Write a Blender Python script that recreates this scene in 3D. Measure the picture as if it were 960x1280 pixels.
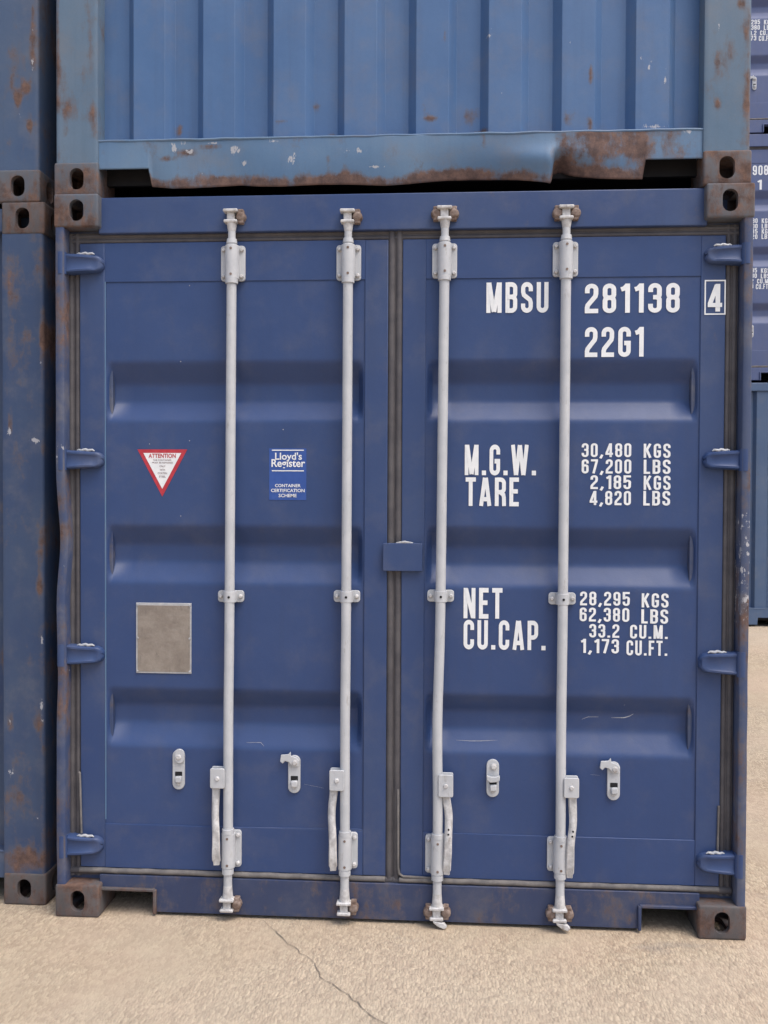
import bpy, bmesh, math, random
from mathutils import Vector, Matrix, noise
random.seed(7)
S = bpy.context.scene
C = S.collection
for o in list(bpy.data.objects): bpy.data.objects.remove(o)

# ------------------------------------------------------------------ camera
FPX = 1200.0                                   # focal length in pixels of the 960x1280 photograph
CAM = Vector((0.1895, -3.3454, 1.5325)); YAW, PITCH, ROLL = -0.0674, -0.0196, 0.0046
cf = Vector((math.sin(YAW)*math.cos(PITCH), math.cos(YAW)*math.cos(PITCH), math.sin(PITCH)))
r0 = Vector((math.cos(YAW), -math.sin(YAW), 0)); u0 = r0.cross(cf)
cr = r0*math.cos(ROLL) + u0*math.sin(ROLL); cu = -r0*math.sin(ROLL) + u0*math.cos(ROLL)
cd = bpy.data.cameras.new('camera'); cam = bpy.data.objects.new('camera', cd); C.objects.link(cam)
m = Matrix.Identity(4)
for i in range(3): m[i][0], m[i][1], m[i][2], m[i][3] = cr[i], cu[i], -cf[i], CAM[i]
cam.matrix_world = m
cd.sensor_width = 36; cd.lens = 36*FPX/1280; cd.clip_start = 0.05; cd.clip_end = 3000
S.camera = cam
S.render.resolution_x, S.render.resolution_y = 768, 1024

def P(u, v, Y):
    """pixel of the photograph -> (x, z) where its ray meets the plane y = Y"""
    d = cf + cr*((u-480)/FPX) + cu*((640-v)/FPX)
    t = (Y-CAM.y)/d.y
    q = CAM + d*t
    return q.x, q.z
def PG(u, v, Z=0.0):
    d = cf + cr*((u-480)/FPX) + cu*((640-v)/FPX)
    q = CAM + d*((Z-CAM.z)/d.z)
    return q.x, q.y
X = lambda u, v, Y: P(u, v, Y)[0]
Z = lambda u, v, Y: P(u, v, Y)[1]

# ------------------------------------------------------------------ light
SUN_EL, SUN_AZ = math.radians(62), math.radians(128)      # azimuth measured clockwise from +y: front right of the doors
w = bpy.data.worlds.new('World'); S.world = w; w.use_nodes = True
nt = w.node_tree; nt.nodes.clear()
sky = nt.nodes.new('ShaderNodeTexSky'); sky.sky_type = 'NISHITA'; sky.sun_disc = False
sky.sun_elevation = SUN_EL; sky.sun_rotation = SUN_AZ; sky.air_density = 1.0; sky.dust_density = 4.0; sky.ozone_density = 1.0
bg = nt.nodes.new('ShaderNodeBackground'); bg.inputs[1].default_value = 0.15
out = nt.nodes.new('ShaderNodeOutputWorld')
nt.links.new(sky.outputs[0], bg.inputs[0]); nt.links.new(bg.outputs[0], out.inputs[0])
sd = bpy.data.lights.new('sun', 'SUN'); sd.energy = 1.3; sd.angle = math.radians(40); sd.color = (1, .965, .915)
sun = bpy.data.objects.new('sun', sd); C.objects.link(sun)
sdir = Vector((math.sin(SUN_AZ)*math.cos(SUN_EL), math.cos(SUN_AZ)*math.cos(SUN_EL), math.sin(SUN_EL)))
sun.rotation_euler = sdir.to_track_quat('Z', 'Y').to_euler(); sun.location = sdir*30
vs = S.view_settings; vs.view_transform = 'Standard'; vs.look = 'None'; vs.gamma = 1; vs.exposure = 0.56
vs.use_curve_mapping = False

# ------------------------------------------------------------------ materials
class NT:
    def __init__(s, name):
        s.m = bpy.data.materials.new(name); s.m.use_nodes = True
        s.t = s.m.node_tree; s.b = s.t.nodes['Principled BSDF']
    def n(s, typ, **kw):
        k = s.t.nodes.new(typ)
        for a, v in kw.items():
            if isinstance(a, str) and a.startswith('i_'): k.inputs[a[2:]].default_value = v
            else: setattr(k, a, v)
        return k
    def l(s, a, b): s.t.links.new(a, b)
    def math(s, op, a, b=0.0, clamp=False):
        k = s.n('ShaderNodeMath', operation=op, use_clamp=clamp)
        for i, v in enumerate((a, b)):
            if isinstance(v, (int, float)): k.inputs[i].default_value = v
            else: s.l(v, k.inputs[i])
        return k.outputs[0]
    def noise(s, vec, scale, detail=4, rough=.55, w=None):
        k = s.n('ShaderNodeTexNoise'); k.inputs['Scale'].default_value = scale
        k.inputs['Detail'].default_value = detail; k.inputs['Roughness'].default_value = rough
        s.l(vec, k.inputs['Vector']); return k.outputs[0]
    def ramp(s, v, a, b):
        k = s.n('ShaderNodeMapRange', clamp=True, interpolation_type='SMOOTHSTEP'); s.l(v, k.inputs[0])
        k.inputs[1].default_value = a; k.inputs[2].default_value = b; return k.outputs[0]
    def mix(s, f, a, b, blend='MIX'):
        k = s.n('ShaderNodeMix', data_type='RGBA', blend_type=blend)
        if isinstance(f, (int, float)): k.inputs[0].default_value = f
        else: s.l(f, k.inputs[0])
        for i, v in ((6, a), (7, b)):
            if isinstance(v, tuple): k.inputs[i].default_value = (*v, 1)
            else: s.l(v, k.inputs[i])
        return k.outputs[2]
    def coords(s):
        tc = s.n('ShaderNodeTexCoord'); oi = s.n('ShaderNodeObjectInfo')
        va = s.n('ShaderNodeVectorMath', operation='MULTIPLY_ADD')
        cx = s.n('ShaderNodeCombineXYZ')
        for i in range(3): s.l(oi.outputs['Random'], cx.inputs[i])
        s.l(cx.outputs[0], va.inputs[0]); va.inputs[1].default_value = (37, 11, 23); s.l(tc.outputs['Object'], va.inputs[2])
        return va.outputs[0]
    def scaled(s, vec, sc):
        k = s.n('ShaderNodeMapping'); s.l(vec, k.inputs[0]); k.inputs['Scale'].default_value = sc; return k.outputs[0]
    def bump(s, h, strength, dist):
        k = s.n('ShaderNodeBump'); k.inputs['Strength'].default_value = strength; k.inputs['Distance'].default_value = dist
        s.l(h, k.inputs['Height']); s.l(k.outputs[0], s.b.inputs['Normal'])

RUST_D, RUST_L = (.070, .039, .030), (.20, .115, .082)
def paint(name, c1, c2, rust=0.0, rough=.5, chips=.0, streak=.35, dirt=.3, rscale=9, spec=.4):
    """weathered enamel on steel: c1/c2 paint shades, rust 0..1, chips of pale primer, vertical streaks, dust"""
    q = NT(name); v = q.coords()
    n1 = q.noise(v, 2.3, 5, .6); st = q.noise(q.scaled(v, (26, 26, 1.1)), 1, 4, .6)
    base = q.mix(q.ramp(n1, .3, .72), c1, c2)
    f = q.math('MULTIPLY', q.ramp(st, .45, .8), streak)
    base = q.mix(f, base, tuple(x*.72+.015 for x in c1))
    d = q.math('MULTIPLY', q.ramp(q.noise(v, 7, 6, .65), .45, .8), dirt)
    base = q.mix(d, base, (.19, .18, .18))
    base = q.mix(.10, base, q.mix(q.noise(v, 130, 3), (0, 0, 0), (.5, .5, .55)), 'OVERLAY')
    at = q.n('ShaderNodeAttribute', attribute_name='rust').outputs['Fac']
    rn = q.math('ADD', q.math('MULTIPLY', q.noise(v, rscale, 8, .66), .75), q.math('MULTIPLY', q.noise(q.scaled(v, (34, 34, 13)), 1, 6, .7), .45))
    rv = q.math('ADD', q.math('ADD', rn, rust*.42), q.math('MULTIPLY', at, .42))
    rm = q.ramp(rv, .775, .95)
    rcol = q.mix(q.ramp(q.noise(v, 23, 6, .7), .3, .72), RUST_D, RUST_L)
    base = q.mix(q.math('MULTIPLY', q.ramp(rv, .70, .84), .5), base, (.12, .10, .10))
    col = q.mix(q.math('MULTIPLY', rm, .88), base, rcol)
    ca = q.n('ShaderNodeAttribute', attribute_name='chip').outputs['Fac']
    cn = q.math('ADD', q.noise(q.scaled(v, (55, 55, 32)), 1, 6, .72), q.math('ADD', q.math('MULTIPLY', ca, .40), chips*.5))
    col = q.mix(q.math('MULTIPLY', q.ramp(cn, .755, .80), .85), col, (.44, .44, .46))
    q.l(col, q.b.inputs['Base Color'])
    rr = q.math('ADD', q.math('MULTIPLY', rm, .3), q.math('ADD', rough-.08, q.math('MULTIPLY', n1, .16)))
    q.l(rr, q.b.inputs['Roughness']); q.b.inputs['Specular IOR Level'].default_value = spec
    h = q.math('ADD', q.math('ADD', q.math('MULTIPLY', q.noise(v, 5, 3), 2.2), q.math('MULTIPLY', q.noise(v, 160, 4), .16)), q.math('MULTIPLY', q.math('MULTIPLY', rm, q.noise(v, 90, 5, .7)), .9))
    q.bump(h, .35, .004)
    return q.m

def plain(name, c1, c2, scale=20, rough=.6, metal=0.0, bump=.2, bscale=90, spec=.4, dark=None):
    q = NT(name); v = q.coords()
    col = q.mix(q.ramp(q.noise(v, scale, 6, .65), .32, .7), c1, c2)
    if dark: col = q.mix(q.math('MULTIPLY', q.ramp(q.noise(q.scaled(v, (60, 60, 22)), 1, 6, .72), .56, .72), dark[1]), col, dark[0])
    q.l(col, q.b.inputs['Base Color']); q.b.inputs['Roughness'].default_value = rough; q.b.inputs['Metallic'].default_value = metal
    q.b.inputs['Specular IOR Level'].default_value = spec
    q.bump(q.noise(v, bscale, 4, .6), bump, .002)
    return q.m

NAVY1, NAVY2 = (.029, .060, .166), (.036, .069, .180)
M = {}
M['door'] = paint('navy door paint', NAVY1, NAVY2, rust=-.30, rough=.42, dirt=.17, streak=.30)
M['frame'] = paint('navy frame paint', NAVY1, (.044, .075, .172), rust=-.02, rough=.48, dirt=.22)
M['post'] = paint('worn post paint', (.036, .060, .145), (.070, .092, .155), rust=.18, rough=.55, dirt=.65)
M['sill'] = paint('sill paint', (.030, .046, .112), (.044, .062, .125), rust=.27, rough=.55, dirt=.3)
M['casting'] = paint('rusted casting', (.085, .105, .135), (.13, .13, .135), rust=.60, rough=.66, dirt=.5, rscale=7)
M['casting_low'] = paint('rusted low casting', (.070, .072, .082), (.10, .090, .085), rust=.58, rough=.7, dirt=.6, rscale=8)
M['upper'] = paint('faded upper paint', (.066, .140, .292), (.084, .164, .320), rust=-.10, rough=.5, chips=.05, dirt=.32, streak=.45, rscale=5)
M['upper_rail'] = paint('rail paint', (.088, .170, .300), (.130, .215, .325), rust=.07, rough=.5, chips=.10, dirt=.45, rscale=11)
M['upper_post'] = paint('upper post paint', (.090, .155, .235), (.130, .185, .250), rust=.13, rough=.55, chips=.08, dirt=.4, rscale=6)
M['left'] = paint('left container paint', (.034, .062, .140), (.056, .086, .150), rust=.14, rough=.55, chips=.03, dirt=.35)
M['left_up'] = paint('upper left paint', (.050, .090, .180), (.078, .115, .185), rust=.20, rough=.55, chips=.03, dirt=.4)
M['far_door'] = paint('haze tinted far door', (.085, .115, .235), (.10, .13, .25), rust=-.2, rough=.5, dirt=.25)  # navy lightened so the colour itself carries the lens haze
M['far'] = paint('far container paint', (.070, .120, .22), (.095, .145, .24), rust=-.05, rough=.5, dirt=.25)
M['bar'] = plain('pale galvanised bar', (.45, .465, .485), (.52, .53, .545), 12, .5, 0, .2, 120, dark=((.27, .25, .23), .5))
M['cam'] = plain('worn cam metal', (.40, .39, .385), (.62, .615, .61), 40, .55, 0, .4, 90, dark=((.20, .15, .12), .7))
M['keeper'] = plain('rusty keeper', (.13, .085, .065), (.28, .22, .19), 45, .7, 0, .5, 90)
M['rubber'] = plain('dark rubber', (.070, .066, .073), (.105, .098, .102), 14, .62, 0, .35, 60)
M['rubber_dusty'] = plain('dusty rubber', (.115, .110, .110), (.19, .175, .165), 22, .8, 0, .35, 60)
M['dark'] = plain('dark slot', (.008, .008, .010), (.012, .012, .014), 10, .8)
M['white'] = plain('white lettering film', (.74, .76, .77), (.82, .83, .83), 30, .5, 0, .05)
M['red'] = plain('red print', (.42, .028, .045), (.50, .045, .06), 40, .5, 0, .05)
M['black'] = plain('dark print', (.10, .03, .04), (.13, .05, .06), 40, .5, 0, .05)
M['label_blue'] = plain('label blue', (.030, .080, .30), (.036, .092, .33), 30, .45, 0, .05)
M['plate'] = plain('tarnished plate', (.24, .205, .175), (.32, .28, .24), 20, .55, .25, .9, 55, dark=((.15, .13, .11), .5))
M['plate_rim'] = plain('plate rim', (.38, .40, .43), (.52, .52, .52), 50, .5, .2, .3)
M['steel'] = plain('bare scrape', (.30, .31, .33), (.50, .50, .51), 90, .5, 0, .3)
M['scar'] = plain('rust scar', (.075, .035, .024), (.16, .085, .055), 60, .8, 0, .4)

def ground_mat():
    q = NT('sandy concrete'); tc = q.n('ShaderNodeTexCoord'); v = tc.outputs['Object']
    big = q.noise(v, 1.1, 5, .6); med = q.noise(v, 6, 5, .6)
    col = q.mix(q.ramp(big, .35, .66), (.42, .345, .262), (.475, .37, .288))
    col = q.mix(q.math('MULTIPLY', q.ramp(med, .42, .75), .4), col, (.53, .46, .35))
    vo = q.n('ShaderNodeTexVoronoi'); vo.inputs['Scale'].default_value = 115; vo.inputs['Randomness'].default_value = 1
    wob = q.n('ShaderNodeVectorMath', operation='MULTIPLY_ADD'); nn = q.n('ShaderNodeTexNoise'); nn.inputs['Scale'].default_value = 45
    q.l(v, nn.inputs['Vector']); q.l(nn.outputs['Color'], wob.inputs[0]); wob.inputs[1].default_value = (.012, .03, .0); q.l(v, wob.inputs[2])
    q.l(q.scaled(wob.outputs[0], (1, .42, 1)), vo.inputs['Vector'])
    sep = q.n('ShaderNodeSeparateColor'); q.l(vo.outputs['Color'], sep.inputs[0])
    grain = q.ramp(q.noise(v, .9, 4, .6), .36, .6)          # worn smooth in places, coarse aggregate elsewhere
    stone = q.mix(sep.outputs[0], (.26, .20, .14), (.66, .55, .40))
    col = q.mix(q.math('MULTIPLY', q.math('ADD', q.math('MULTIPLY', grain, .34), .14), 1), col, stone)
    gap = q.ramp(vo.outputs['Distance'], .55, .85)
    col = q.mix(q.math('MULTIPLY', gap, q.math('MULTIPLY', grain, .25)), col, (.24, .19, .145))
    fine = q.noise(q.scaled(v, (1, .45, 1)), 210, 5, .7)
    col = q.mix(.35, col, q.mix(fine, (.18, .16, .13), (.72, .66, .56)), 'SOFT_LIGHT')
    stn = q.ramp(q.noise(q.scaled(v, (1.2, 3.0, 1)), 1.3, 5, .6), .60, .74)
    col = q.mix(q.math('MULTIPLY', stn, .45), col, (.26, .235, .21))
    wide = q.ramp(q.noise(q.scaled(v, (.35, .35, 1)), 1, 4, .55), .4, .65)
    col = q.mix(q.math('MULTIPLY', wide, .3), col, (.50, .46, .385))
    q.l(col, q.b.inputs['Base Color']); q.b.inputs['Roughness'].default_value = .9; q.b.inputs['Specular IOR Level'].default_value = .2
    h = q.math('ADD', q.math('MULTIPLY', q.math('SUBTRACT', 1.0, vo.outputs['Distance']), q.math('ADD', q.math('MULTIPLY', grain, .8), .2)), q.math('MULTIPLY', fine, .5))
    q.bump(h, .8, .006)
    return q.m
M['ground'] = ground_mat()
M['crack'] = plain('crack dirt', (.17, .145, .12), (.26, .22, .18), 30, .95)

# ------------------------------------------------------------------ mesh builder
class MB:
    def __init__(s): s.v, s.f, s.a = [], [], None
    def add(s, vs, fs):
        k = len(s.v); s.v += [tuple(p) for p in vs]; s.f += [tuple(i+k for i in f) for f in fs]; return s
    def box(s, x0, x1, y0, y1, z0, z1):
        vs = [(x, y, z) for x in (x0, x1) for y in (y0, y1) for z in (z0, z1)]
        return s.add(vs, [(0, 1, 3, 2), (4, 6, 7, 5), (0, 4, 5, 1), (2, 3, 7, 6), (0, 2, 6, 4), (1, 5, 7, 3)])
    def prism(s, poly, y0, y1):                # polygon in x,z pushed along y
        n = len(poly)
        vs = [(x, y0, z) for x, z in poly] + [(x, y1, z) for x, z in poly]
        return s.add(vs, [tuple(range(n)), tuple(range(2*n-1, n-1, -1))] + [(i, (i+1) % n, n+(i+1) % n, n+i) for i in range(n)])
    def plate(s, cx, cz, w, h, r, y0, y1, n=5):
        return s.prism(rrect(cx, cz, w, h, r, n), y0, y1)
    def tube(s, pts, rad, n=14, caps=True):
        pts = [Vector(p) for p in pts]; rads = rad if isinstance(rad, (list, tuple)) else [rad]*len(pts)
        vs, fs = [], []
        for i, p in enumerate(pts):
            t = (pts[min(i+1, len(pts)-1)]-pts[max(i-1, 0)]).normalized()
            a = Vector((0, 1, 0)) if abs(t.y) < .9 else Vector((1, 0, 0))
            e1 = t.cross(a).normalized(); e2 = t.cross(e1)
            for k in range(n):
                an = 2*math.pi*k/n; vs.append(p+(e1*math.cos(an)+e2*math.sin(an))*rads[i])
        for i in range(len(pts)-1):
            for k in range(n): fs.append((i*n+k, i*n+(k+1) % n, (i+1)*n+(k+1) % n, (i+1)*n+k))
        if caps: fs += [tuple(range(n)), tuple(range((len(pts)-1)*n, len(pts)*n))]
        return s.add(vs, fs)
    def grid(s, rows):                          # rows of points, same length
        n = len(rows[0]); vs = [p for r in rows for p in r]
        return s.add(vs, [(i*n+j, i*n+j+1, (i+1)*n+j+1, (i+1)*n+j) for i in range(len(rows)-1) for j in range(n-1)])
    def build(s, name, mat, parent=None, bevel=0, solid=0, rust=None, smooth=40, loc=None, segs=2, face=(0, -1, 0), chip=None):
        me = bpy.data.meshes.new(name); me.from_pydata(s.v, [], s.f)
        bm = bmesh.new(); bm.from_mesh(me); bmesh.ops.recalc_face_normals(bm, faces=bm.faces)
        if solid and sum((f.normal*f.calc_area() for f in bm.faces), Vector()).dot(Vector(face)) < 0: bmesh.ops.reverse_faces(bm, faces=bm.faces)
        bm.to_mesh(me); bm.free()
        return link(name, me, mat, parent, bevel, solid, rust, smooth, loc, segs, chip)
def link(name, me, mat, parent=None, bevel=0, solid=0, rust=None, smooth=40, loc=None, segs=2, chip=None):
    me.materials.clear(); me.materials.append(M[mat])
    if smooth:
        me.polygons.foreach_set('use_smooth', [True]*len(me.polygons)); me.set_sharp_from_angle(angle=math.radians(smooth))
    for nm, fn in (('rust', rust), ('chip', chip)):
        if fn:
            at = me.attributes.new(nm, 'FLOAT', 'POINT')
            for i, v in enumerate(me.vertices): at.data[i].value = fn(v.co)
    o = bpy.data.objects.new(name, me); C.objects.link(o)
    if parent: o.parent = parent
    if loc: o.location = loc
    if solid:
        md = o.modifiers.new('solid', 'SOLIDIFY'); md.thickness = solid; md.offset = -1
    if bevel:
        md = o.modifiers.new('bevel', 'BEVEL'); md.width = bevel; md.segments = segs; md.limit_method = 'ANGLE'; md.angle_limit = math.radians(40)
    return o
def rrect(cx, cz, w, h, r, n=5):
    pts = []
    for sx, sz, a0 in ((1, 1, 0), (-1, 1, 90), (-1, -1, 180), (1, -1, 270)):
        for k in range(n+1):
            a = math.radians(a0+90*k/n); pts.append((cx+sx*(w/2-r)+r*math.cos(a), cz+sz*(h/2-r)+r*math.sin(a)))
    return pts
def empty(name, loc): 
    o = bpy.data.objects.new(name, None); C.objects.link(o); o.location = loc; o.empty_display_size = .2; return o
def tag(o, label=None, cat=None, group=None, kind=None):
    for k, v in (('label', label), ('category', cat), ('group', group), ('kind', kind)):
        if v: o[k] = v
    return o
def copy_tree(o, parent=None):
    c = o.copy(); C.objects.link(c); c.parent = parent
    for ch in list(o.children): copy_tree(ch, c)
    return c

# ------------------------------------------------------------------ ground
def S_(x, a, b):
    t = max(0, min(1, (x-a)/(b-a))); return t*t*(3-2*t)
RISE = 0.14
def gz(x, y): return RISE*max(S_(x, 1.3, 2.2)*max(0, min(1, (y-.3)/6.4)), S_(y, 6.15, 6.95))
xs = [-900, -200, -50, -12, -6, -3] + [-2+.25*i for i in range(29)] + [6, 8, 12, 50, 200, 900]
ys = [-900, -200, -50, -12, -8, -5, -4, -3, -2] + [-1+.25*i for i in range(40)] + [10, 14, 50, 200, 900]
gr = MB().grid([[(x, y, gz(x, y)) for x in xs] for y in ys]).build('ground', 'ground', smooth=80)
tag(gr, kind='structure', label='sandy beige concrete yard with coarse worn aggregate', cat='ground')
def crack(pix, wd):
    pts = [PG(*p) for p in pix]; dense = []
    for (a, b), (c, d) in zip(pts, pts[1:]):
        n = max(2, int(math.hypot(c-a, d-b)/.025))
        for k in range(n): dense.append((a+(c-a)*k/n, b+(d-b)*k/n))
    dense.append(pts[-1]); rows = []
    for i, (x, y) in enumerate(dense):
        j = Vector((random.uniform(-1, 1), random.uniform(-1, 1)))*.007
        e = wd*random.uniform(.25, 1)*min(1, .25+min(i, len(dense)-1-i)/3)
        rows.append([(x+j.x-e/2, y+j.y, gz(x, y)+.003), (x+j.x+e/2, y+j.y+e*.4, gz(x, y)+.003)])
    MB().grid(rows).build('crack', 'crack', gr, smooth=0)
crack([(330, 1150), (352, 1172), (388, 1200), (402, 1222), (440, 1250), (486, 1284), (520, 1330)], .0038)

# ------------------------------------------------------------------ corner casting (hollow, holes in front, side and top)
CW, CD, CH = .162, .178, .118
def ev_mesh(o):
    dg = bpy.context.evaluated_depsgraph_get(); dg.update()
    return bpy.data.meshes.new_from_object(o.evaluated_get(dg))
def make_casting(top):
    b = MB().box(0, CW, 0, CD, 0, CH).build('tmp', 'casting', bevel=.008, smooth=0, segs=3)
    cut = [MB().box(.022, CW-.02, .022, CD-.02, .018, CH-.018)]
    cut.append(MB().prism(rrect(CW/2+.002, CH/2, .052, .076, .0255, 7), -.05, .06))
    k = MB(); k.v = []; pts = rrect(CD/2, CH/2, .062, .076, .030, 7); n = len(pts)
    k.add([(-.05, y, z) for y, z in pts]+[(.06, y, z) for y, z in pts], [tuple(range(n)), tuple(range(2*n-1, n-1, -1))]+[(i, (i+1) % n, n+(i+1) % n, n+i) for i in range(n)])
    cut.append(k)
    k = MB(); pts = rrect(CW/2, CD/2, .063, .122, .030, 7); z0, z1 = (CH-.05, CH+.05) if top else (-.05, .05)
    k.add([(x, y, z0) for x, y in pts]+[(x, y, z1) for x, y in pts], [tuple(range(n)), tuple(range(2*n-1, n-1, -1))]+[(i, (i+1) % n, n+(i+1) % n, n+i) for i in range(n)])
    cut.append(k)
    tmp = []
    for c in cut:
        o = c.build('tmp', 'casting', smooth=0); tmp.append(o)
        md = b.modifiers.new('b', 'BOOLEAN'); md.operation = 'DIFFERENCE'; md.solver = 'EXACT'; md.object = o
    me = ev_mesh(b)
    for o in tmp+[b]: bpy.data.objects.remove(o)
    me.name = 'corner_casting'
    return me
CAST_T, CAST_B = make_casting(True), make_casting(False)
def mirrored(me, mx, my):
    n = me.copy(); n.transform(Matrix.Diagonal((-1 if mx else 1, -1 if my else 1, 1, 1)))
    if mx != my: n.flip_normals()
    return n
HW, HT, LEN = 1.219, 2.591, 6.058
CASTS = {}
def castings(root, mt, mb):
    for top in (0, 1):
        for mx in (0, 1):
            for my in (0, 1):
                key = (top, mx, my, mt if top else mb)
                if key not in CASTS: 
                    c = mirrored(CAST_T if top else CAST_B, mx, my); CASTS[key] = c
                    o = link('corner_casting', c, mt if top else mb, root, smooth=35)
                else:
                    o = bpy.data.objects.new('corner_casting', CASTS[key]); C.objects.link(o); o.parent = root
                o.location = (HW if mx else -HW, LEN if my else 0, HT-CH if top else 0)

def corr_profile(a0, a1, first, per, pw, sw, dep, base):
    """(coordinate, depth) pairs of a trapezoid corrugation between a0 and a1; proud flats start at first + k*per"""
    pts = [(a0, base+dep)]
    k = math.floor((a0-first)/per)-1
    while True:
        s = first+k*per
        for c, d in ((s-sw, dep), (s, 0), (s+pw, 0), (s+pw+sw, dep)):
            if a0+.002 < c < a1-.002: pts.append((c, base+d))
        k += 1
        if s > a1: break
    pts.append((a1, pts[-1][1])); pts[0] = (a0, pts[1][1])
    return pts

def hull(root, mat, rear=True):
    """side walls, roof, rails and floor common to every container"""
    for sx in (-1, 1):
        pr = corr_profile(.16, LEN-.16, .2, .278, .07, .068, .036, 0)
        rows = [[(sx*(HW-.012-d), y, z) for y, d in pr] for z in (.15, 2.50)]
        MB().grid(rows).build('side_wall', mat, root, solid=.003, smooth=0, face=(sx, 0, 0))
        MB().box(*sorted((sx*(HW-.004), sx*(HW-.05))), .17, LEN-.17, .012, .16).build('bottom_side_rail', mat, root, bevel=.004)
        MB().box(*sorted((sx*(HW-.006), sx*(HW-.07))), .17, LEN-.17, 2.49, 2.572).build('top_side_rail', mat, root, bevel=.006)
    MB().box(-HW+.06, HW-.06, .12, LEN-.02, 2.535, 2.568).build('roof', mat, root)
    MB().box(-HW+.052, HW-.052, .17, LEN-.05, .135, .165).build('floor', 'dark', root)
    if rear:
        pr = corr_profile(-HW+.14, HW-.14, -HW+.2, .25, .1, .03, .036, 0)
        MB().grid([[(x, LEN-.03-d, z) for x, d in pr] for z in (.1, 2.54)]).build('end_wall', mat, root, solid=.003, smooth=0, face=(0, 1, 0))
        for sx in (-1, 1): MB().box(*sorted((sx*(HW-.006), sx*(HW-.15))), LEN-.15, LEN-.004, CH-.005, HT-CH+.005).build('corner_post', mat, root, bevel=.006)
        MB().box(-HW+CW-.01, HW-CW+.01, LEN-.09, LEN-.01, .015, .15).build('rear_sill', mat, root, bevel=.004)
        MB().box(-HW+CW-.01, HW-CW+.01, LEN-.09, LEN-.01, 2.47, 2.572).build('rear_header', mat, root, bevel=.004)

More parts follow.
